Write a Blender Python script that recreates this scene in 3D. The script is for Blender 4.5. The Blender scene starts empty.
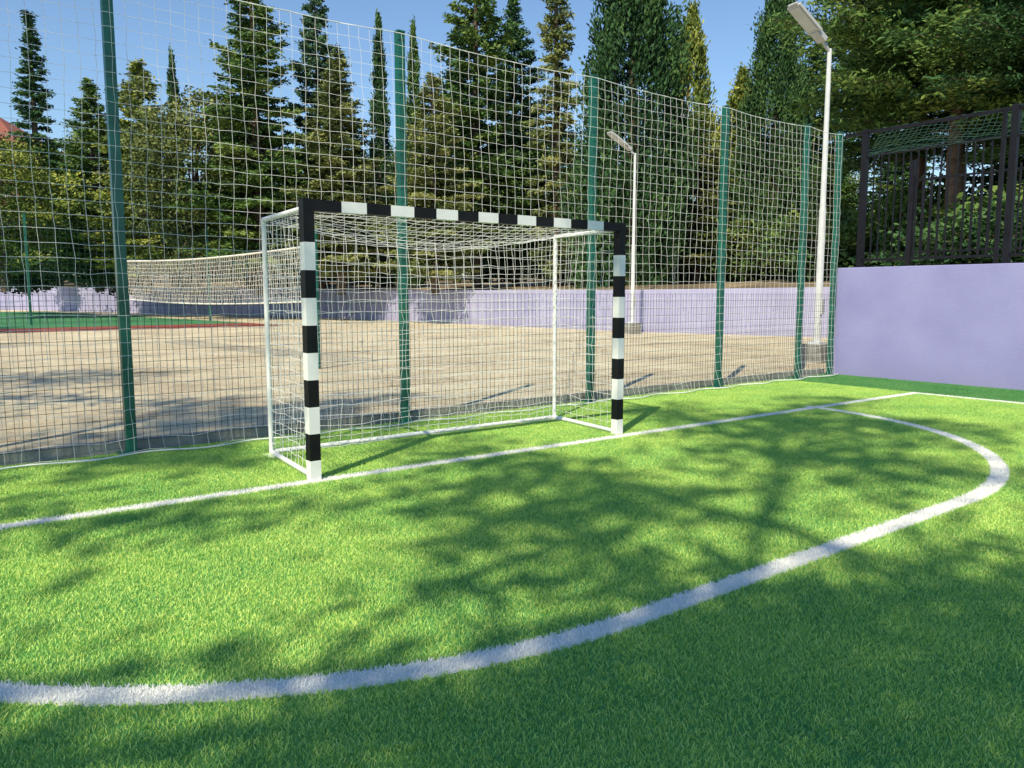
import bpy, math, random
import numpy as np
from mathutils import Vector, Matrix
random.seed(4); RNG=np.random.default_rng(7)
scene=bpy.context.scene
COL=scene.collection
# ------------------------------------------------------------------ helpers
def new_obj(name,data,parent=None):
    o=bpy.data.objects.new(name,data); COL.objects.link(o)
    if parent: o.parent=parent
    return o
def empty(name,loc=(0,0,0)):
    o=bpy.data.objects.new(name,None); o.empty_display_size=.3; o.location=loc; COL.objects.link(o); return o
def mesh_np(name,V,Q,mats=(),midx=None,col=None,smooth=False):
    V=np.asarray(V,dtype=np.float32); Q=np.asarray(Q,dtype=np.int32)
    k=Q.shape[1]
    me=bpy.data.meshes.new(name)
    me.vertices.add(len(V)); me.vertices.foreach_set('co',V.ravel())
    me.loops.add(Q.size); me.loops.foreach_set('vertex_index',Q.ravel())
    me.polygons.add(len(Q)); me.polygons.foreach_set('loop_start',np.arange(0,Q.size,k,dtype=np.int32))
    try: me.polygons.foreach_set('loop_total',np.full(len(Q),k,dtype=np.int32))
    except Exception: pass
    if midx is not None: me.polygons.foreach_set('material_index',np.asarray(midx,dtype=np.int32))
    if smooth: me.polygons.foreach_set('use_smooth',np.ones(len(Q),dtype=bool))
    me.update(calc_edges=True); me.validate()
    if col is not None:
        a=me.attributes.new('tone','FLOAT','POINT'); a.data.foreach_set('value',np.asarray(col,dtype=np.float32))
    for m in mats: me.materials.append(m)
    return me
def tubes(P,R,k=4):
    P=np.asarray(P,dtype=float); N,M,_=P.shape
    R=np.broadcast_to(np.asarray(R,dtype=float),(N,M))
    T=np.gradient(P,axis=1); T/=np.linalg.norm(T,axis=2,keepdims=True)+1e-9
    mean=T.mean(axis=1); ref=np.where(np.abs(mean[:,2:3])>.8,np.array([[1.,0,0]]),np.array([[0,0,1.]]))
    ref=np.repeat(ref[:,None,:],M,axis=1)
    A=np.cross(T,ref); A/=np.linalg.norm(A,axis=2,keepdims=True)+1e-9
    B=np.cross(T,A)
    an=np.arange(k)*2*math.pi/k+math.pi/4
    V=P[:,:,None,:]+R[:,:,None,None]*(A[:,:,None,:]*np.cos(an)[None,None,:,None]+B[:,:,None,:]*np.sin(an)[None,None,:,None])
    idx=np.arange(N*M*k).reshape(N,M,k)
    a=idx[:,:-1,:]; b=np.roll(idx,-1,axis=2)[:,:-1,:]; c=np.roll(idx,-1,axis=2)[:,1:,:]; d=idx[:,1:,:]
    Q=np.stack([a,b,c,d],axis=-1).reshape(-1,4)
    return V.reshape(-1,3),Q
def net_mesh(name,G,r,mat,k=3):
    v1,q1=tubes(G,r,k); v2,q2=tubes(np.swapaxes(G,0,1),r,k)
    return mesh_np(name,np.vstack([v1,v2]),np.vstack([q1,q2+len(v1)]),[mat])
def line_mesh(name,pts,r,mat,k=10,cap=True):
    V,Q=tubes([pts],r,k); me=mesh_np(name,V,Q,[mat],smooth=(k>6)); 
    return me
class Geo:
    def __init__(s): s.V=[];s.F=[];s.M=[]
    def box(s,c,d,m=0,rot=None):
        n=len(s.V); hx,hy,hz=d[0]/2,d[1]/2,d[2]/2
        for x,y,z in [(-1,-1,-1),(1,-1,-1),(1,1,-1),(-1,1,-1),(-1,-1,1),(1,-1,1),(1,1,1),(-1,1,1)]:
            v=Vector((x*hx,y*hy,z*hz))
            if rot is not None: v=rot@v
            s.V.append((v.x+c[0],v.y+c[1],v.z+c[2]))
        for f in [(0,3,2,1),(4,5,6,7),(0,1,5,4),(1,2,6,5),(2,3,7,6),(3,0,4,7)]:
            s.F.append(tuple(n+i for i in f)); s.M.append(m)
    def cyl(s,a,b,ra,rb,m=0,k=12):
        a=Vector(a);b=Vector(b);d=(b-a).normalized();u=d.orthogonal().normalized();w=d.cross(u);n=len(s.V)
        for p,r in((a,ra),(b,rb)):
            for i in range(k):
                t=2*math.pi*i/k; q=p+(u*math.cos(t)+w*math.sin(t))*r; s.V.append(tuple(q))
        for i in range(k):
            j=(i+1)%k; s.F.append((n+i,n+j,n+k+j,n+k+i)); s.M.append(m)
        s.F.append(tuple(n+i for i in reversed(range(k)))); s.M.append(m)
        s.F.append(tuple(n+k+i for i in range(k))); s.M.append(m)
    def obj(s,name,mats,parent=None,bevel=0):
        me=bpy.data.meshes.new(name); me.from_pydata(s.V,[],s.F)
        for m in mats: me.materials.append(m)
        me.polygons.foreach_set('material_index',s.M); me.update()
        o=new_obj(name,me,parent)
        if bevel:
            b=o.modifiers.new('bevel','BEVEL'); b.width=bevel; b.segments=2; b.limit_method='ANGLE'
        return o
# ------------------------------------------------------------------ materials
def mat(name):
    m=bpy.data.materials.new(name); m.use_nodes=True; nt=m.node_tree
    return m,nt,nt.nodes['Principled BSDF']
def simple(name,c,rough=.6,var=.15,scale=6,bump=.0,metal=0,coord='Object',spec=.5):
    m,nt,b=mat(name); N=nt.nodes;L=nt.links
    tc=N.new('ShaderNodeTexCoord'); no=N.new('ShaderNodeTexNoise'); no.inputs['Scale'].default_value=scale; no.inputs['Detail'].default_value=6
    L.new(tc.outputs[coord],no.inputs['Vector'])
    mx=N.new('ShaderNodeMix'); mx.data_type='RGBA'
    mx.inputs[6].default_value=(*[x*(1-var) for x in c],1); mx.inputs[7].default_value=(*[min(1,x*(1+var)) for x in c],1)
    mr=N.new('ShaderNodeMapRange'); mr.inputs[1].default_value=.3; mr.inputs[2].default_value=.7
    L.new(no.outputs[0],mr.inputs[0]); L.new(mr.outputs[0],mx.inputs[0]); L.new(mx.outputs[2],b.inputs['Base Color'])
    b.inputs['Roughness'].default_value=rough; b.inputs['Metallic'].default_value=metal; b.inputs['Specular IOR Level'].default_value=spec
    if bump:
        bp=N.new('ShaderNodeBump'); bp.inputs['Strength'].default_value=bump; bp.inputs['Distance'].default_value=.02
        n2=N.new('ShaderNodeTexNoise'); n2.inputs['Scale'].default_value=scale*12; L.new(tc.outputs[coord],n2.inputs['Vector'])
        L.new(n2.outputs[0],bp.inputs['Height']); L.new(bp.outputs[0],b.inputs['Normal'])
    return m
M_white=simple('white_paint',(.90,.90,.89),.4,.04,9,.06)
M_black=simple('black_paint',(.008,.008,.009),.5,.3,9,.05,spec=.25)
M_steelw=simple('white_steel',(.68,.70,.72),.4,.1,5)
M_green=simple('green_post_paint',(.010,.12,.085),.3,.25,4)
M_wire=simple('green_wire',(.012,.05,.04),.45,.2,4)
M_net=simple('white_net_cord',(.92,.92,.90),.7,.06,3)
M_netd=simple('grey_net_cord',(.76,.74,.66),.7,.12,3)
M_blackm=simple('black_metal',(.012,.012,.018),.5,.3,5,spec=.2)
M_conc=simple('concrete',(.3,.29,.27),.9,.25,5,.4)
M_lamp=simple('lamp_lens',(.55,.58,.6),.2,.05,4)
M_grey=simple('lamp_housing',(.50,.51,.52),.4,.08,4)
def ramp(nt,stops):
    r=nt.nodes.new('ShaderNodeValToRGB'); e=r.color_ramp.elements
    while len(e)<len(stops): e.new(.5)
    for i,(p,c) in enumerate(stops): e[i].position=p; e[i].color=(*c,1)
    return r
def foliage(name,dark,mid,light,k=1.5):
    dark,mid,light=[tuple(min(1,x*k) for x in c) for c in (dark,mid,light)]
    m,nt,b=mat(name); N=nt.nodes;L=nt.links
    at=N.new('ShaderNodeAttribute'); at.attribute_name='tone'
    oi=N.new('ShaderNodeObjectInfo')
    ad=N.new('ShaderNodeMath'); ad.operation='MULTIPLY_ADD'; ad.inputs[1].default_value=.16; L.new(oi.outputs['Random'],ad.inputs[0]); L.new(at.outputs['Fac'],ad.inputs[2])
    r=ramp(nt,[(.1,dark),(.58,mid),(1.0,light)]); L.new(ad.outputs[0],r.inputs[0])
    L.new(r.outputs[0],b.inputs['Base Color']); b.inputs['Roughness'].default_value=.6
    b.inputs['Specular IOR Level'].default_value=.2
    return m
F_green=foliage('foliage_green',(.012,.035,.010),(.055,.110,.026),(.14,.19,.045))
F_dark=foliage('foliage_dark',(.007,.022,.010),(.025,.066,.022),(.07,.13,.038))
F_yel=foliage('foliage_yellowish',(.025,.050,.012),(.12,.155,.03),(.28,.29,.06))
F_brn=foliage('foliage_olive',(.024,.038,.013),(.09,.12,.036),(.21,.22,.075))
F_blue=foliage('foliage_bluish',(.010,.032,.016),(.045,.09,.045),(.10,.17,.08))
M_bark=simple('bark',(.13,.09,.065),.95,.45,7,.8)

def line_mask_group():
    g=bpy.data.node_groups.new('court_lines','ShaderNodeTree')
    g.interface.new_socket('Mask',in_out='OUTPUT',socket_type='NodeSocketFloat')
    g.interface.new_socket('Outside',in_out='OUTPUT',socket_type='NodeSocketFloat')
    N=g.nodes;L=g.links
    def mth(op,a,b=None,c=None):
        n=N.new('ShaderNodeMath'); n.operation=op
        for i,v in enumerate((a,b,c)):
            if v is None: continue
            if isinstance(v,(int,float)): n.inputs[i].default_value=v
            else: L.new(v,n.inputs[i])
        return n.outputs[0]
    ge=N.new('ShaderNodeNewGeometry'); sp=N.new('ShaderNodeSeparateXYZ'); L.new(ge.outputs['Position'],sp.inputs[0])
    x,y=sp.outputs[0],sp.outputs[1]
    no=N.new('ShaderNodeTexNoise'); no.inputs['Scale'].default_value=45; L.new(ge.outputs['Position'],no.inputs['Vector'])
    j=mth('MULTIPLY',mth('SUBTRACT',no.outputs[0],.5),.06)
    cx=mth('MINIMUM',mth('MAXIMUM',x,2.36),5.42)
    dx=mth('SUBTRACT',x,cx); dy=mth('SUBTRACT',y,5.33)
    d=mth('SQRT',mth('ADD',mth('MULTIPLY',dx,dx),mth('MULTIPLY',dy,dy)))
    e=mth('ADD',mth('ABSOLUTE',mth('SUBTRACT',d,3.13)),j)
    m1=mth('MULTIPLY',mth('LESS_THAN',e,.062),mth('LESS_THAN',y,5.3))
    gl=mth('MULTIPLY_ADD',x,-.022,5.36)
    m2=mth('MULTIPLY',mth('LESS_THAN',mth('ADD',mth('ABSOLUTE',mth('SUBTRACT',y,gl)),j),.056),mth('LESS_THAN',x,10.95))
    m2=mth('MULTIPLY',m2,mth('GREATER_THAN',x,-3.15))
    m3=mth('MULTIPLY',mth('LESS_THAN',mth('ADD',mth('ABSOLUTE',mth('SUBTRACT',x,10.9)),j),.056),mth('LESS_THAN',y,5.17))
    m4=mth('MULTIPLY',mth('LESS_THAN',mth('ADD',mth('ABSOLUTE',mth('ADD',x,3.1)),j),.056),mth('LESS_THAN',y,5.4))
    out=mth('MAXIMUM',mth('MAXIMUM',m1,m2),mth('MAXIMUM',m3,m4))
    o=N.new('NodeGroupOutput'); L.new(out,o.inputs[0])
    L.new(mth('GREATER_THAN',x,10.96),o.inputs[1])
    return g
LG=line_mask_group()
def turf_mat(name,blade):
    m,nt,b=mat(name); N=nt.nodes;L=nt.links
    g=N.new('ShaderNodeGroup'); g.node_tree=LG
    ge=N.new('ShaderNodeNewGeometry')
    no=N.new('ShaderNodeTexNoise'); no.inputs['Scale'].default_value=1.3; no.inputs['Detail'].default_value=5; L.new(ge.outputs['Position'],no.inputs['Vector'])
    if blade:
        at=N.new('ShaderNodeAttribute'); at.attribute_name='tone'
        ad=N.new('ShaderNodeMath'); ad.operation='MULTIPLY_ADD'; ad.inputs[1].default_value=.7; L.new(no.outputs[0],ad.inputs[0]); 
        ad2=N.new('ShaderNodeMath'); ad2.operation='MULTIPLY_ADD'; ad2.inputs[1].default_value=.8; ad2.inputs[2].default_value=-.26; L.new(at.outputs['Fac'],ad2.inputs[0])
        L.new(ad2.outputs[0],ad.inputs[2]); src=ad.outputs[0]
    else: src=no.outputs[0]
    r=ramp(nt,[(0,(.11,.40,.13)),(.45,(.43,.70,.16)),(.8,(.72,.86,.20)),(1,(.85,.90,.32))]) if blade else ramp(nt,[(.3,(.10,.30,.09)),(.7,(.20,.42,.10))])
    L.new(src,r.inputs[0])
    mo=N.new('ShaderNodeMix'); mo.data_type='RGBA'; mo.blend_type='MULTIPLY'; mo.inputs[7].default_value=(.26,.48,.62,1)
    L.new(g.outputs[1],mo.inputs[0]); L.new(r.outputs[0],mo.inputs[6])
    mx=N.new('ShaderNodeMix'); mx.data_type='RGBA'; L.new(g.outputs[0],mx.inputs[0]); L.new(mo.outputs[2],mx.inputs[6])
    mx.inputs[7].default_value=(.93,.93,.90,1) if blade else (.8,.8,.76,1)
    L.new(mx.outputs[2],b.inputs['Base Color']); b.inputs['Roughness'].default_value=.5 if blade else .9
    b.inputs['Specular IOR Level'].default_value=.35 if blade else .1
    return m
M_turf=turf_mat('turf_backing',False); M_blade=turf_mat('turf_blades',True)
def gravel():
    m,nt,b=mat('sandy_court'); N=nt.nodes;L=nt.links
    ge=N.new('ShaderNodeNewGeometry')
    a=N.new('ShaderNodeTexNoise'); a.inputs['Scale'].default_value=.5; a.inputs['Detail'].default_value=9; a.inputs['Roughness'].default_value=.7
    c=N.new('ShaderNodeTexNoise'); c.inputs['Scale'].default_value=5; c.inputs['Detail'].default_value=10; c.inputs['Roughness'].default_value=.85
    L.new(ge.outputs['Position'],a.inputs['Vector']); L.new(ge.outputs['Position'],c.inputs['Vector'])
    ad=N.new('ShaderNodeMath'); ad.operation='ADD'; L.new(a.outputs[0],ad.inputs[0]); L.new(c.outputs[0],ad.inputs[1])
    hf=N.new('ShaderNodeMath'); hf.operation='MULTIPLY'; hf.inputs[1].default_value=.5; L.new(ad.outputs[0],hf.inputs[0])
    r=ramp(nt,[(.38,(.34,.27,.18)),(.47,(.66,.55,.38)),(.55,(.84,.73,.51)),(.64,(.92,.84,.64))]); L.new(hf.outputs[0],r.inputs[0])
    L.new(r.outputs[0],b.inputs['Base Color']); b.inputs['Roughness'].default_value=.95
    bp=N.new('ShaderNodeBump'); bp.inputs['Strength'].default_value=.9; bp.inputs['Distance'].default_value=.06; L.new(c.outputs[0],bp.inputs['Height']); L.new(bp.outputs[0],b.inputs['Normal'])
    return m
M_sand=gravel()
M_soil=simple('needle_litter',(.24,.18,.11),.95,.5,.35,.5)
M_red=simple('red_track',(.30,.07,.05),.9,.2,1)
M_gcourt=simple('green_court',(.06,.24,.10),.9,.25,1)
def purple(name,c1,c2):
    m,nt,b=mat(name); N=nt.nodes;L=nt.links
    ge=N.new('ShaderNodeNewGeometry'); sp=N.new('ShaderNodeSeparateXYZ'); L.new(ge.outputs['Position'],sp.inputs[0])
    a=N.new('ShaderNodeTexNoise'); a.inputs['Scale'].default_value=.9; a.inputs['Detail'].default_value=7
    L.new(ge.outputs['Position'],a.inputs['Vector'])
    r=ramp(nt,[(.3,c1),(.7,c2)]); L.new(a.outputs[0],r.inputs[0])
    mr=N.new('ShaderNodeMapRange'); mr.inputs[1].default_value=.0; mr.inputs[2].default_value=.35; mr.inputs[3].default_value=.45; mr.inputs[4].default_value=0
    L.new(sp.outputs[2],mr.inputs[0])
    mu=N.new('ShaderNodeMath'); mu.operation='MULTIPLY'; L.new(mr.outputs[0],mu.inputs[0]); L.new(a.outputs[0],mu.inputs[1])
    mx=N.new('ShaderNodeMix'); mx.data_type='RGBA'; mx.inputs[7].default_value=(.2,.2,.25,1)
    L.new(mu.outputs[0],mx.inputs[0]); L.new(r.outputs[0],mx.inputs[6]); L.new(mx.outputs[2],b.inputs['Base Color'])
    b.inputs['Roughness'].default_value=.75
    n2=N.new('ShaderNodeTexNoise'); n2.inputs['Scale'].default_value=40; L.new(ge.outputs['Position'],n2.inputs['Vector'])
    bp=N.new('ShaderNodeBump'); bp.inputs['Strength'].default_value=.3; bp.inputs['Distance'].default_value=.01; L.new(n2.outputs[0],bp.inputs['Height']); L.new(bp.outputs[0],b.inputs['Normal'])
    return m
M_purple=purple('lilac_wall_paint',(.28,.275,.56),(.37,.36,.67))
M_purple2=purple('faded_lilac_paint',(.34,.33,.53),(.44,.43,.64))
# ------------------------------------------------------------------ ground
def sheet(name,pts,z,m):
    me=bpy.data.meshes.new(name); me.from_pydata([(x,y,z) for x,y in pts],[],[tuple(range(len(pts)))]); me.materials.append(m)
    return new_obj(name,me)
sheet('ground',[(-1500,-1500),(1500,-1500),(1500,1500),(-1500,1500)],-.008,M_soil)
sheet('sandy_court',[(-30,7.3),(24.1,7.3),(24.1,11),(21.1,20),(19.6,42),(8,80),(-30,80)],-.004,M_sand)
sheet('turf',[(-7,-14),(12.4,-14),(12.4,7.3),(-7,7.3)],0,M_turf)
sheet('red_running_track',[(-30,31),(13,33),(13,37),(-30,35)],.0,M_red)
sheet('green_sports_court',[(-30,35.1),(13,37.1),(9,70),(-30,70)],.0,M_gcourt)
poly=[((12.62,-60),(1,0),1.78),((12.62,7.3),(1,-.4),1.78),((24,10),(1,-.1),1.6),((21,20),(1,.1),1.5),((19.5,42),(1,.3),1.55),((7,82),(.6,.8),2.0),((-30,125),(.2,1),2.0)]
ds=[0.0,3,8,16,30,60,120,500]; hs=[-.08,.1,.35,.7,1.3,2.2,3.5,6]
V=[];Q=[]
SUB=8; rows=[]
for i in range(len(poly)-1):
    (a,da,ha),(b,db,hb)=poly[i],poly[i+1]
    for s in range(SUB): 
        t=s/SUB; rows.append(((a[0]*(1-t)+b[0]*t,a[1]*(1-t)+b[1]*t),(da[0]*(1-t)+db[0]*t,da[1]*(1-t)+db[1]*t),ha*(1-t)+hb*t))
rows.append(poly[-1])
for (p,d,h) in rows:
    for D,dh in zip(ds,hs):
        n=0 if D==0 else random.uniform(-.12,.12)
        V.append((p[0]+d[0]*D,p[1]+d[1]*D,h+dh+n))
nd=len(ds)
for i in range(len(rows)-1):
    for j in range(nd-1): Q.append((i*nd+j,(i+1)*nd+j,(i+1)*nd+j+1,i*nd+j+1))
new_obj('hillside_terrain',mesh_np('hillside_terrain',V,Q,[M_soil],smooth=True))
def wall_run(name,segs,m,th=.24):
    g=Geo()
    for (a,ha),(b,hb) in zip(segs[:-1],segs[1:]):
        a=Vector((*a,0));b=Vector((*b,0)); d=(b-a).normalized(); n=Vector((d.y,-d.x,0))*th/2
        k=len(g.V)
        for p,h in((a,ha),(b,hb)):
            for s in(-1,1):
                q=p+n*s; g.V+= [(q.x,q.y,-.3),(q.x,q.y,h)]
        g.F+=[(k,k+1,k+5,k+4),(k+2,k+6,k+7,k+3),(k+1,k+3,k+7,k+5),(k,k+2,k+3,k+1),(k+4,k+5,k+7,k+6)]; g.M+=[0]*5
    return g.obj(name,[m],bevel=.01)
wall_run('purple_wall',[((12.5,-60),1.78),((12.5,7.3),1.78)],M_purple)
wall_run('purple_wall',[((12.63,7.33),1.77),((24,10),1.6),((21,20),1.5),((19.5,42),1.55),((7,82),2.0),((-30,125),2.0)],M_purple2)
# ------------------------------------------------------------------ turf blades
def blades(n,seed):
    r=np.random.default_rng(seed)
    x=r.random(n)-.5; y=r.random(n)-.5
    h=r.uniform(.010,.017,n); w=r.uniform(.0012,.0022,n)
    an=r.random(n)*2*math.pi; la=r.random(n)*2*math.pi; ln=r.uniform(.1,.9,n)*h
    dx=np.cos(an)*w; dy=np.sin(an)*w
    z0=np.zeros(n)+.001
    a=np.stack([x-dx,y-dy,z0],1); b=np.stack([x+dx,y+dy,z0],1)
    tx=x+np.cos(la)*ln*1.2; ty=y+np.sin(la)*ln*1.2
    e=np.stack([tx+dx*.5,ty+dy*.5,h],1); f=np.stack([tx-dx*.5,ty-dy*.5,h],1)
    V=np.stack([a,b,e,f],1).reshape(-1,3); i=np.arange(n)*4
    Q=np.stack([i,i+1,i+2,i+3],1)
    tone=np.repeat(np.clip(r.normal(.5,.28,n),0,1),4)
    return mesh_np('turf_patch',V,Q,[M_blade],col=tone)
bm=[blades(21000,s) for s in (1,2,3)]
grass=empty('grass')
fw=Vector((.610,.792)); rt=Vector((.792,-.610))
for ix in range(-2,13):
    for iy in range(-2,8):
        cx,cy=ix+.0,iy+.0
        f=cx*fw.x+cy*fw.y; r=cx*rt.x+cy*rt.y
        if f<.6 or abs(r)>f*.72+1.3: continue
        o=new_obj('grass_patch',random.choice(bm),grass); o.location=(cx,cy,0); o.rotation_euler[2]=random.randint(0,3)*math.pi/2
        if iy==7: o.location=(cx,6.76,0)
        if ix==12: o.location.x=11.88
# ------------------------------------------------------------------ goal
goal=empty('football_goal',(0,0,0))
X0,X1,Y0=2.26,5.44,5.35; S=.08; H=2.01
def post(name,x):
    g=Geo(); z=0; segs=[.15,.195,.195,.195,.195,.195,.195,.195,.195,.30]
    for i,h in enumerate(segs):
        g.box((x,Y0,z+h/2+.002),(S,S,h),i%2); z+=h
    return g.obj(name,[M_white,M_black],goal)
post('post_1',X0+S/2); post('post_2',X1-S/2)
g=Geo(); segs=[.21]+[.2]*13+[.21]; x=X0+S; 
for i,h in enumerate(segs):
    g.box((x+h/2,Y0,H-S/2-.001),(h,S*.99,S*.99),1-i%2); x+=h
g.obj('crossbar',[M_white,M_black],goal)
xa,xb=X0+S/2,X1-S/2; YB=6.42; zt=1.95; xc,xd=xa+.09,xb+.12
g=Geo(); r=.02
for x,x2 in((xa,xc),(xb,xd)):
    g.cyl((x,Y0+.04,.03),(x2,YB,.03),r,r); g.cyl((x2,YB,.01),(x2,YB,zt),r,r); g.cyl((x,Y0+.04,zt),(x2,YB,zt),r,r)
    g.box((x2,YB-.05,.006),(.12,.2,.008)) 
g.cyl((xc,YB,.03),(xd,YB,.03),r,r)
g.obj('rear_frame',[M_white],goal)
def jit(G,s): return G+RNG.normal(0,s,G.shape)
def grid(nu,nv,fn):
    U,Vv=np.meshgrid(np.linspace(0,1,nu),np.linspace(0,1,nv),indexing='ij'); return np.stack(fn(U,Vv),-1)
W=xd-xc
Gb=grid(32,22,lambda u,v:(xc+u*W, YB-.03-.10*np.sin(np.pi*v)*np.sin(np.pi*u)+.04*np.sin(u*19+v*3)*(1-v), .02+v*(zt-.02)-.10*np.sin(np.pi*u)**1*v**3-.03*np.abs(np.sin(u*9.4))*v**4))
new_obj('net_back',net_mesh('net_back',jit(Gb,.005),.0024,M_net),goal)
Gt=grid(32,11,lambda u,v:(xa+.08*v+u*(xb-xa), Y0+.05+v*(YB-Y0-.08), zt-.01-.10*np.sin(np.pi*u)*(.35+.65*v)*np.sin(np.pi*np.clip(v*.65,0,1))-.09*np.sin(np.pi*u)*v))
new_obj('net_top',net_mesh('net_top',jit(Gt,.004),.0021,M_net),goal)
for nm,x,x2,s in(('net_side_1',xa,xc,1),('net_side_2',xb,xd,-1)):
    Gs=grid(11,22,lambda u,v:(x+(x2-x)*u+s*.06*np.sin(np.pi*v)*np.sin(np.pi*u), Y0+.04+u*(YB-Y0-.05), .02+v*(zt-.03)))
    new_obj(nm,net_mesh(nm,jit(Gs,.005),.0022,M_net),goal)
# ------------------------------------------------------------------ boundary fence
YF=7.22
fence=empty('mesh_fence')
pxs=[-3.9,-1.2,1.47,4.14,6.80,9.34,11.36,12.30]
g=Geo()
for x in pxs:
    g.box((x,YF,1.97),(.08,.08,3.94)); g.box((x,YF,3.952),(.088,.088,.02)); g.box((x,YF,.012),(.2,.2,.012))
    for z in(.25,.75,1.22): g.box((x,YF-.045,z),(.05,.012,.05))
g.obj('fence_posts',[M_green],fence,bevel=.004)
nx=int((12.26+4)/.055)
Gp=grid(nx,14,lambda u,v:(-4+u*16.26,YF+.055+.006*np.sin(u*60)+.0*v,.1+v*1.25+0*u))
new_obj('welded_panels',net_mesh('welded_panels',Gp,.0024,M_wire,4),fence)
g=Geo(); 
for a,b in zip(pxs[:-1],pxs[1:]): g.box(((a+b)/2,YF+.13,.03),(b-a-.006,.08,.14))
g.obj('fence_kerb',[M_conc],fence,bevel=.008)
nu=int(16.3/.115); nv=35
def fn(u,v):
    x=-4+u*16.28
    sag=np.zeros_like(u)
    for a,b in zip(pxs[:-1],pxs[1:]):
        t=np.clip((x-a)/(b-a),0,1); sag+=np.where((x>=a)&(x<b),np.sin(np.pi*t),0)
    y=YF-.06-.04*sag*np.sin(np.pi*v)**.5*(.6+.4*np.sin(x*1.7))-.10*np.exp(-v*18)*(1+.5*np.sin(x*7))+.008*np.sin(x*5+v*9)
    z=.03+v*3.89-.035*sag*v**3+.012*np.sin(x*1.3+v*4)*v*(1-v)*2+.010*np.sin(x*9)*(1-v)**2
    return (x+.012*np.sin(v*7+x*.9)+.008*np.sin(v*15+x*2),y,z)
new_obj('safety_netting',net_mesh('safety_netting',jit(grid(nu,nv,fn),.004),.0020,M_net),fence)
t=np.linspace(0,1,260)
for nm,v,r in(('head_rope',1.0,.004),('foot_rope',0.0,.007)):
    P=np.stack(fn(t,np.full_like(t,v)),-1)
    if v==0: P[:,1]-=.05; P[:,2]=.03
    new_obj(nm,line_mesh(nm,P,r,M_net,6),fence)
# ------------------------------------------------------------------ railing on top of near purple wall
rail=empty('black_metal_fence'); g=Geo()
ys=[6.9,4.72,2.2,-.3,-2.8,-5.3]; zb=1.78; HT=2.2
for i,y in enumerate(ys):
    g.box((12.52,y,zb+HT/2),(.09,.09,HT)); g.box((12.52,y,zb+.008),(.2,.2,.014))
    if i>0: g.box((12.52,y+.14,zb+HT/2-.01),(.05,.05,HT-.02))
for a,b in zip(ys[:-1],ys[1:]):
    c=(a+b)/2; L=a-b-.1
    for z,w in((zb+.12,.04),(zb+HT-.05,.05),(zb+HT-.42,.04)): g.box((12.52,c,z),(.035,L,w))
    n=int(L/.115)
    for k in range(1,n): g.box((12.52,b+.05+L*k/n,zb+.14+(HT-.58)/2),(.018,.018,HT-.6))
g.box((12.52,7.1,zb+HT-.05),(.035,.3,.05))
g.obj('railing',[M_blackm],rail)
M_shade=simple('green_shade_net',(.03,.09,.07),.8,.3,3)
Gn=grid(140,14,lambda u,v:(12.5+.75*v,7.0-u*12.5,zb+HT-.42+v*.55-.10*np.sin(np.pi*v)+.05*np.sin(u*30)*np.sin(np.pi*v)))
new_obj('overhead_netting',net_mesh('overhead_netting',jit(Gn,.008),.004,M_shade),rail)
rail2=empty('bar_fence'); g=Geo()
for k in range(60):
    y=8-k*.16; g.box((16.5,y,2.9),(.025,.025,1.7))
for k in range(5): g.box((16.5,8.05-k*2.4,3.0),(.08,.08,2.1))
for z in(2.2,3.65): g.box((16.53,3.2,z),(.03,9.9,.04))
g.obj('bars',[M_blackm],rail2)
# ------------------------------------------------------------------ lamps
def lamp(x,y,z,h,d):
    e=empty('street_lamp',(x,y,z)); g=Geo()
    g.box((0,0,.16),(.42,.42,.4),1); g.box((0,0,.38),(.26,.26,.05),0); g.cyl((0,0,.4),(0,0,h*.5),.075,.065); g.cyl((0,0,h*.5),(0,0,h),.055,.042)
    g.box((0.0,-.09,1.1),(.1,.03,.3),2)
    g.obj('pole',[M_steelw,M_conc,M_grey],e,bevel=.004)
    D=Vector(d).normalized(); side=D.cross(Vector((0,0,1))).normalized(); up=side.cross(D)
    R=Matrix((D,side,up)).transposed()
    g=Geo(); top=Vector((0,0,h))
    g.cyl(top-Vector((0,0,.06)),top+D*.28,.032,.032,0)
    g.box(top+D*.36,(.26,.2,.10),0,R); g.box(top+D*.82,(.70,.30,.06),0,R); g.box(top+D*.84-up*.036,(.58,.24,.012),1,R)
    for k in range(6): g.box(top+D*(.58+k*.09)+up*.045,(.02,.24,.03),0,R)
    g.box(top+D*1.19,(.05,.22,.04),0,R)
    g.obj('lamp_head',[M_grey,M_lamp],e,bevel=.01)
    return e
lamp(14.4,8.75,0,6.0,(-.84,.15,.55))
lamp(.61*27+.792*4.1,.792*27-.61*4.1,0,6.0,(-.84,.15,.47))
e=empty('light_mast',(.61*34+.792*6.9,.792*34-.61*6.9,1.6)); g=Geo()
g.cyl((0,0,0),(0,0,7.0),.07,.05); g.box((0,0,7.06),(.5,.9,.1),0); g.box((-.1,0,7.0),(.3,.7,.03),1)
g.obj('mast',[M_steelw,M_grey],e)
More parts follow.
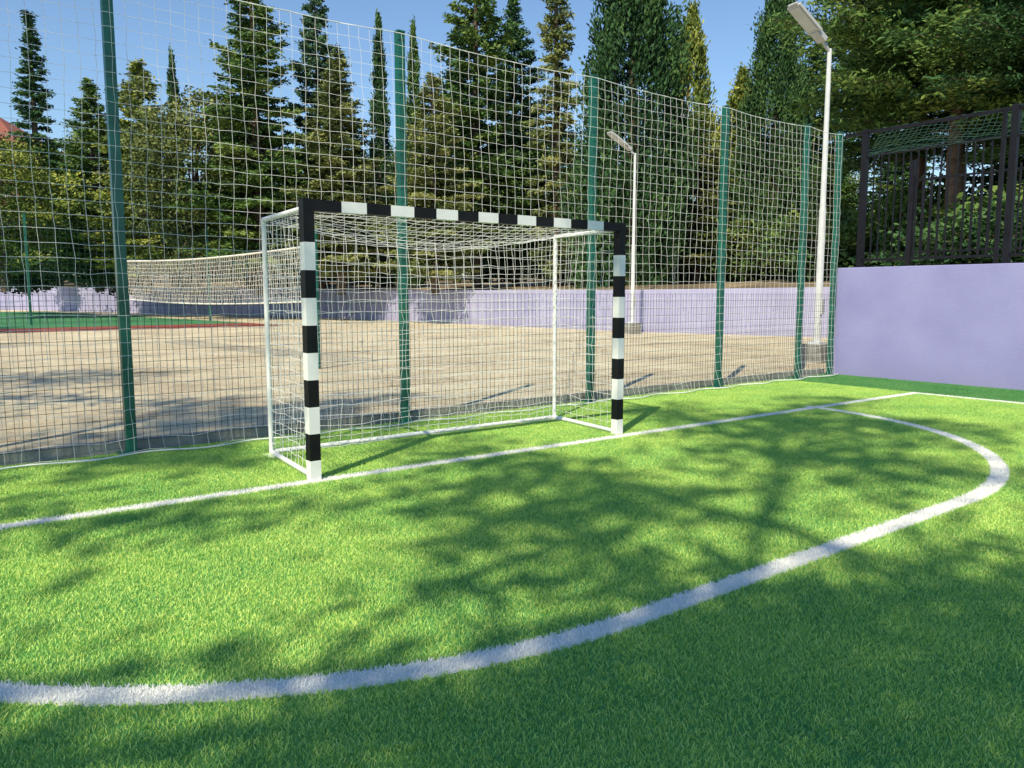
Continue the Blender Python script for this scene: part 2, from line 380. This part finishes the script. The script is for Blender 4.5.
# ------------------------------------------------------------------ volleyball net
vb=empty('volleyball_net'); A=np.array([5.95,13.9]);B=np.array([4.8,22.9])
Gv=grid(110,12,lambda u,v:(A[0]+(B[0]-A[0])*u,A[1]+(B[1]-A[1])*u,1.22+v*.98-.08*np.sin(np.pi*u)))
new_obj('netting',net_mesh('netting',jit(Gv,.006),.0055,M_netd),vb)
t=np.linspace(0,1,20)
for z,r in((2.21,.022),(1.21,.016)):
    P=np.stack([A[0]+(B[0]-A[0])*t,A[1]+(B[1]-A[1])*t,z-.08*np.sin(np.pi*t)],-1); new_obj('tape',line_mesh('tape',P,r,M_netd,6),vb)
g=Geo()
for p,s in((A,-1),(B,1)): g.cyl((p[0],p[1]+s*.4,0),(p[0],p[1]+s*.4,2.5),.045,.045)
g.obj('net_posts',[M_green],vb)
bs=empty('ball_stop_fence'); g=Geo()
fx=[(-2,40),(4.5,40.5),(8.5,41),(12.5,41.5)]
for x,y in fx: g.box((x,y,2.4),(.1,.1,4.8))
g.obj('posts',[M_green],bs)
Gf=grid(60,20,lambda u,v:(-2+14.5*u,40+1.5*u,.1+4.5*v)); new_obj('netting',net_mesh('bs_net',Gf,.008,M_wire),bs)
# ------------------------------------------------------------------ trees
def leaves(C,Dv,L,Wd,rng):
    n=len(C); Dv=Dv/(np.linalg.norm(Dv,axis=1,keepdims=True)+1e-9)
    s=np.cross(Dv,rng.normal(size=(n,3))); s/=np.linalg.norm(s,axis=1,keepdims=True)+1e-9
    L=np.broadcast_to(L,(n,))[:,None]; Wd=np.broadcast_to(Wd,(n,))[:,None]
    V=np.stack([C-Dv*L/2,C+s*Wd/2+Dv*L*.1,C+Dv*L/2,C-s*Wd/2+Dv*L*.1],1).reshape(-1,3)
    return V,np.arange(n*4).reshape(n,4)
def finish(name,wood,C,D,L,Wd,tone,rng):
    Vs=[];Qs=[];Ms=[];n=0
    for v,q in wood: Vs.append(v);Qs.append(q+n);Ms.append(np.zeros(len(q)));n+=len(v)
    nw=n
    v,q=leaves(C,D,L,Wd,rng); Vs.append(v);Qs.append(q+n);Ms.append(np.ones(len(q)))
    col=np.concatenate([np.zeros(nw),np.repeat(np.clip(tone,0,1),4)])
    return mesh_np(name,np.vstack(Vs),np.vstack(Qs),[M_bark,F_green],np.concatenate(Ms),col)
def trunk(H,r,rng,lean=.02):
    t=np.linspace(0,1,14); P=np.stack([np.cumsum(rng.normal(0,lean,14)),np.cumsum(rng.normal(0,lean,14)),t*H],-1); P[:,:2]-=P[0,:2]
    return P,tubes([P],[r*(1-t)**.8+.02],8)
def conifer(name,H,R,t0,prof,nb,el0,el1,dens,seed,L=.26,Wd=.085,thick=.10,tr=.25,gap=.0):
    rng=np.random.default_rng(seed); P,tw=trunk(H,tr,rng,.02 if tr>.19 else .12); wood=[tw]; Cs=[];Ds=[];Ts=[]
    for b in range(nb):
        t=t0+(1-t0)*(b+rng.random())/nb; 
        if rng.random()<gap: continue
        az=b*2.4+rng.normal(0,.4); l=R*prof((t-t0)/(1-t0))*rng.uniform(.6,1.15)
        if l<.12: l=.12
        el=el0+(el1-el0)*(t-t0)/(1-t0)+rng.normal(0,.08)
        base=np.array([np.interp(t*H,P[:,2],P[:,0]),np.interp(t*H,P[:,2],P[:,1]),t*H])
        hd=np.array([math.cos(az),math.sin(az),0]); s=np.linspace(0,1,6)
        sag=-.12*l
        pts=base+np.outer(s*l*math.cos(el),hd)+np.outer(s*l*math.sin(el)+sag*s**2*1.0,[0,0,1])
        wood.append(tubes([pts],[(.012+.012*l)*(1-s)+.006],4))
        sd=np.array([-hd[1],hd[0],0]); nt=max(4,int(5+l*4)); bt=rng.normal(.45,.19)
        for k in range(nt):
            q=.15+.85*(k+rng.random())/nt; p=np.array([np.interp(q,s,pts[:,i]) for i in range(3)])
            sg=1 if k%2 else -1; tl=l*.42*(1.12-q)*rng.uniform(.6,1.2)+.12
            d=hd*.75+sd*sg*.75+np.array([0,0,rng.normal(-.05,.12)]); d/=np.linalg.norm(d)
            n=int(dens*(tl+.15)); u=rng.random(n)
            c=p+np.outer(u*tl,d)+rng.normal(0,1,(n,3))*np.array([thick,thick,thick*.6]); c[:,2]-=.10*u*tl
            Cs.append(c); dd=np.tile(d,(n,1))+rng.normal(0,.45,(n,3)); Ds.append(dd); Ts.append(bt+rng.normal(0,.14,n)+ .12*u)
    C=np.vstack(Cs);D=np.vstack(Ds);T=np.concatenate(Ts); n=len(C)
    return finish(name,wood,C,D,L*rng.uniform(.6,1.3,n),Wd*rng.uniform(.7,1.3,n),T,rng)
def cypress(name,H,R,nc,per,seed,spread,L=.34,Wd=.10,shape=None,z0=.02):
    rng=np.random.default_rng(seed); P,tw=trunk(H*.9,.2,rng); Cs=[];Ds=[];Ts=[]
    for i in range(nc):
        t=z0+(1-z0)*rng.random()**1.15; az=rng.random()*2*math.pi
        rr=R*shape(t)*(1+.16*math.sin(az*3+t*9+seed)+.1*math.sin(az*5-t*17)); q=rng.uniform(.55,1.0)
        c0=np.array([math.cos(az)*rr*q,math.sin(az)*rr*q,t*H]); o=np.array([math.cos(az),math.sin(az),0])
        n=int(per*rng.uniform(.6,1.4)); sp=spread*rng.uniform(.6,1.3)*(.35+.65*shape(t))
        c=c0+rng.normal(0,1,(n,3))*np.array([sp*.5,sp*.5,sp*1.5]); Cs.append(c)
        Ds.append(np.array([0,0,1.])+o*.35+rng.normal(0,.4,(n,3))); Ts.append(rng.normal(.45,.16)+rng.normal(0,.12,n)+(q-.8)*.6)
    C=np.vstack(Cs); C[:,2]=np.maximum(C[:,2],.1); D=np.vstack(Ds);T=np.concatenate(Ts);n=len(C)
    return finish(name,[tw],C,D,L*rng.uniform(.6,1.3,n),Wd*rng.uniform(.7,1.3,n),T,rng)
def broad(name,H,R,nc,per,seed,zc=.58,zr=.42,sp0=.5):
    rng=np.random.default_rng(seed); P,tw=trunk(H*.75,.26,rng,.05); wood=[tw]; Cs=[];Ds=[];Ts=[]
    for i in range(nc):
        v=rng.normal(size=3); v/=np.linalg.norm(v); q=rng.uniform(.35,1)**.6
        lump=1+.22*math.sin(v[0]*5+seed)+.18*math.sin(v[1]*7+v[2]*5)
        c0=np.array([v[0]*R*q*lump,v[1]*R*q*lump,H*zc+v[2]*H*zr*q*lump]); n=int(per*rng.uniform(.5,1.5)); sp=sp0*rng.uniform(.6,1.3)
        if i%9==0:
            a=np.array([0,0,H*rng.uniform(.25,.55)]); wood.append(tubes([np.linspace(a,c0,5)],[np.linspace(.09,.02,5)],5))
        c=c0+rng.normal(0,1,(n,3))*sp*np.array([1,1,.55]); Cs.append(c); Ds.append(rng.normal(0,1,(n,3))+v*.6)
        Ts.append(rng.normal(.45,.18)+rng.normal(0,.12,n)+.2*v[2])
    C=np.vstack(Cs);D=np.vstack(Ds);T=np.concatenate(Ts);n=len(C)
    return finish(name,wood,C,D,.24*rng.uniform(.6,1.3,n),.12*rng.uniform(.7,1.3,n),T,rng)
cone=lambda t:(1-t)**.75*(min(1,.55+t*3))
cedA=conifer('cedar_a',16,4.2,.08,cone,160,.02,.55,30,11,Wd=.095)
cedB=conifer('cedar_b',16,4.0,.10,cone,130,.15,.6,34,12,Wd=.095)
spr=conifer('spruce',16,2.1,.06,lambda t:(1-t)**.8*(min(1,.6+t*3)),150,-.15,.4,34,13,gap=.1)
pprof=lambda t:math.sin(math.pi*min(1,(.18+.82*t))**.8)**.6 if t<1 else .1
pinE=conifer('pine',14,5.4,.34,pprof,110,.15,.8,34,14,L=.24,Wd=.07,thick=.16,tr=.3,gap=.06)
pinS=conifer('pine_open',14,5.0,.36,pprof,26,.1,.7,10,24,L=.34,Wd=.12,thick=.26,tr=.12,gap=.10)
pinM=conifer('pine_half_open',14,5.2,.30,pprof,50,.1,.7,12,27,L=.34,Wd=.12,thick=.28,tr=.13,gap=.10)
cyp=cypress('cypress',15,2.4,620,95,15,.40,L=.22,Wd=.075,shape=lambda t:max(.03,(1-t)**.55*min(1,.62+t*1.6)))
cypT=cypress('cypress_thin',15,1.0,230,60,16,.3,L=.24,Wd=.08,shape=lambda t:max(.04,(1-t)**.7*min(1,.6+t*2)))
cypY=cypress('cypress_loose',13,2.2,320,75,18,.42,L=.24,Wd=.09,shape=lambda t:max(.05,(1-t)**.7*min(1,.6+t*2)))
brd=broad('broadleaf',12,4.0,260,90,17)
shr=broad('shrub',3,2.2,80,60,19,.5,.45,.35)
def terrain_z(x,y):
    v=[(r[0][0]+r[1][0]*D,r[0][1]+r[1][1]*D,r[2]+h) for r in rows for D,h in zip(ds,hs)]
    m=min(v,key=lambda p:(p[0]-x)**2+(p[1]-y)**2); return m[2]
HT0={}
def place(nm,me,mt,f,r,ztop,Rs,rot=None,ground=None):
    x=.61*f+.792*r; y=.792*f-.61*r
    z=terrain_z(x,y)-.15 if ground is None else ground
    if me.name not in HT0: HT0[me.name]=max(v.co.z for v in me.vertices)
    s=(ztop-z)/HT0[me.name]
    o=new_obj(nm,me); o.location=(x,y,z); o.scale=(Rs,Rs,s); o.rotation_euler[2]=random.random()*6.28 if rot is None else rot
    o.material_slots[1].link='OBJECT'; o.material_slots[1].material=mt
    return o
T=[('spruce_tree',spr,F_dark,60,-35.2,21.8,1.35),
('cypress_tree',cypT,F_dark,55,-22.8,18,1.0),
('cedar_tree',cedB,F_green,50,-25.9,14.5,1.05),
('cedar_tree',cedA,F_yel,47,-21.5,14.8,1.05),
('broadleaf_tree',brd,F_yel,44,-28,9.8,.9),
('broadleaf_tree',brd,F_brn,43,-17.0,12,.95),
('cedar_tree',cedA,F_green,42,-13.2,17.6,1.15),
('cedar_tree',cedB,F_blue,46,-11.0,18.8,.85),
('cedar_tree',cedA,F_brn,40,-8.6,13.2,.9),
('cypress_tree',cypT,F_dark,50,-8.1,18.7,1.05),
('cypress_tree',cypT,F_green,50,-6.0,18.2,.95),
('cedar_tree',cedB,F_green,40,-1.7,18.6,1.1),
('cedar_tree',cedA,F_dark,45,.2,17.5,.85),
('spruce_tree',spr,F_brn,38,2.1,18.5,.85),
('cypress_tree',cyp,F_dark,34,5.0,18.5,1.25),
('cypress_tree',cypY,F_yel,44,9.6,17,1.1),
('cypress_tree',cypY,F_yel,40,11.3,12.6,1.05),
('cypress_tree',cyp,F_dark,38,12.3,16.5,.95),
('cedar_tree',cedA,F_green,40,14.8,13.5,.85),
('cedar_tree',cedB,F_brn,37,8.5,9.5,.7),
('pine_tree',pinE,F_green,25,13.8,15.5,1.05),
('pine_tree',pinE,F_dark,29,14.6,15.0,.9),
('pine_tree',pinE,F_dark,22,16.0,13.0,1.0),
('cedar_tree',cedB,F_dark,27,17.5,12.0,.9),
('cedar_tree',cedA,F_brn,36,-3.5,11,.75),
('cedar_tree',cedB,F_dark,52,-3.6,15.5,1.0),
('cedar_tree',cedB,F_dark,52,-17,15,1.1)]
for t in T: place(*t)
dt=empty('distant_trees')
for k in range(26):
    f=random.uniform(66,82); r=-48+k*3.4+random.uniform(-1,1)
    me,mt=random.choice([(cedA,F_dark),(cedB,F_green),(brd,F_dark),(brd,F_brn),(cyp,F_dark)])
    o=place('tree_clump',me,mt,f,r,random.uniform(12,17.5),random.uniform(.9,1.3)); o.parent=dt
sh=empty('shrubs')
for k in range(40):
    f=random.choice([random.uniform(34,44),random.uniform(50,64)]); r=f*(random.uniform(-.62,.62))
    if .61*f+.792*r<25: 
        if f<48: f+=18; 
    o=place('shrub_clump',shr,random.choice([F_dark,F_green,F_brn]),f,r,random.uniform(3.6,5.5),random.uniform(.8,1.5)); o.parent=sh
for (f,r,z) in [(18,10.8,3.6),(19,12.8,4.2),(20,14.5,4.4),(25,15,5),(24,17,5.4),(31,12,5),(30,15,6),(29,18,6)]:
    o=place('shrub_clump',shr,random.choice([F_dark,F_green]),f,r,z,.95); o.parent=sh
# park trees to the left of and behind the viewer that dapple the pitch
for (x,y,z,R,me,mt) in [(-4.3,-3.3,9.5,.54,pinM,F_green),(-9.8,1.6,18,.85,pinS,F_green),(-4.8,-8.8,16,.8,pinM,F_green),(-6.2,-2.9,19,.82,pinS,F_green),
      (-7.5,9.5,12,.75,pinS,F_green),(-9,20,13,.85,pinS,F_green),(-9,31,14,1.0,pinM,F_green)]:
    f=.61*x+.792*y; r=.792*x-.61*y
    place('pine_tree',me,mt,f,r,z,R,ground=0)
# ------------------------------------------------------------------ buildings
def building(nm,x,y,z,w,d,h,rot,wallm,roofh,floors,cols):
    e=empty(nm,(x,y,z)); e.rotation_euler[2]=rot; g=Geo(); g.box((0,0,h/2),(w,d,h)); g.obj('walls',[wallm],e)
    g=Geo()
    for i in range(floors):
        for j in range(cols):
            zz=h/floors*(i+.55); xx=-w/2+w*(j+.5)/cols
            g.box((xx,-d/2-.01,zz),(1.3,.06,1.5),0); g.box((xx,-d/2-.05,zz-.8),(1.5,.14,.08),1)
            g.box((xx,-d/2-.045,zz),(.06,.03,1.5),1)
    g.obj('windows',[M_glass,M_white],e)
    me=bpy.data.meshes.new('roof'); a,b=w/2+.5,d/2+.5
    me.from_pydata([(-a,-b,h+.01),(a,-b,h+.01),(a,b,h+.01),(-a,b,h+.01),(-a+b,0,h+roofh),(a-b,0,h+roofh)],[],[(0,1,5,4),(1,2,5),(2,3,4,5),(3,0,4),(3,2,1,0)])
    me.materials.append(M_roof); new_obj('roof',me,e)
M_glass=simple('window_glass',(.05,.06,.08),.1,.2,2); M_roof=simple('roof_tiles',(.28,.09,.06),.85,.2,2); M_brick=simple('brick_wall',(.36,.17,.12),.9,.2,2)
def xy(f,r): return .61*f+.792*r,.792*f-.61*r
x,y=xy(95,-63); building('brick_house',x,y,4,16,10,14,math.atan2(-.61,.792),M_brick,4,4,5)
# ------------------------------------------------------------------ light, sky, camera
S3=Vector((-.86,-.51,0)).normalized(); el=math.radians(46)
S3=Vector((S3.x*math.cos(el),S3.y*math.cos(el),math.sin(el)))
w=bpy.data.worlds.new("World"); scene.world=w; w.use_nodes=True; nt=w.node_tree
sk=nt.nodes.new('ShaderNodeTexSky'); sk.sky_type='NISHITA'; sk.sun_disc=False; sk.sun_elevation=el; sk.sun_rotation=math.atan2(S3.x,S3.y)
sk.ozone_density=5.5; sk.air_density=1.2; sk.dust_density=0
bg=nt.nodes['Background']; bg.inputs[1].default_value=.15; nt.links.new(sk.outputs[0],bg.inputs[0])
li=bpy.data.lights.new('sun','SUN'); li.energy=5; li.angle=math.radians(.6); li.color=(1,.90,.66)
so=new_obj('sun',li); so.rotation_euler=S3.to_track_quat('Z','Y').to_euler()
cam=bpy.data.cameras.new('camera'); cam.lens=790/1024*36; cam.sensor_width=36; cam.clip_end=4000; cam.clip_start=.05
co=new_obj('camera',cam); co.location=(0,0,1.35)
p=math.atan(90/790); D=Vector((.610*math.cos(p),.792*math.cos(p),-math.sin(p)))
co.rotation_euler=D.to_track_quat('-Z','Y').to_euler()
scene.camera=co
scene.view_settings.view_transform='Standard'; scene.view_settings.look='None'; scene.view_settings.exposure=0
print('faces',sum(len(m.polygons) for m in bpy.data.meshes))
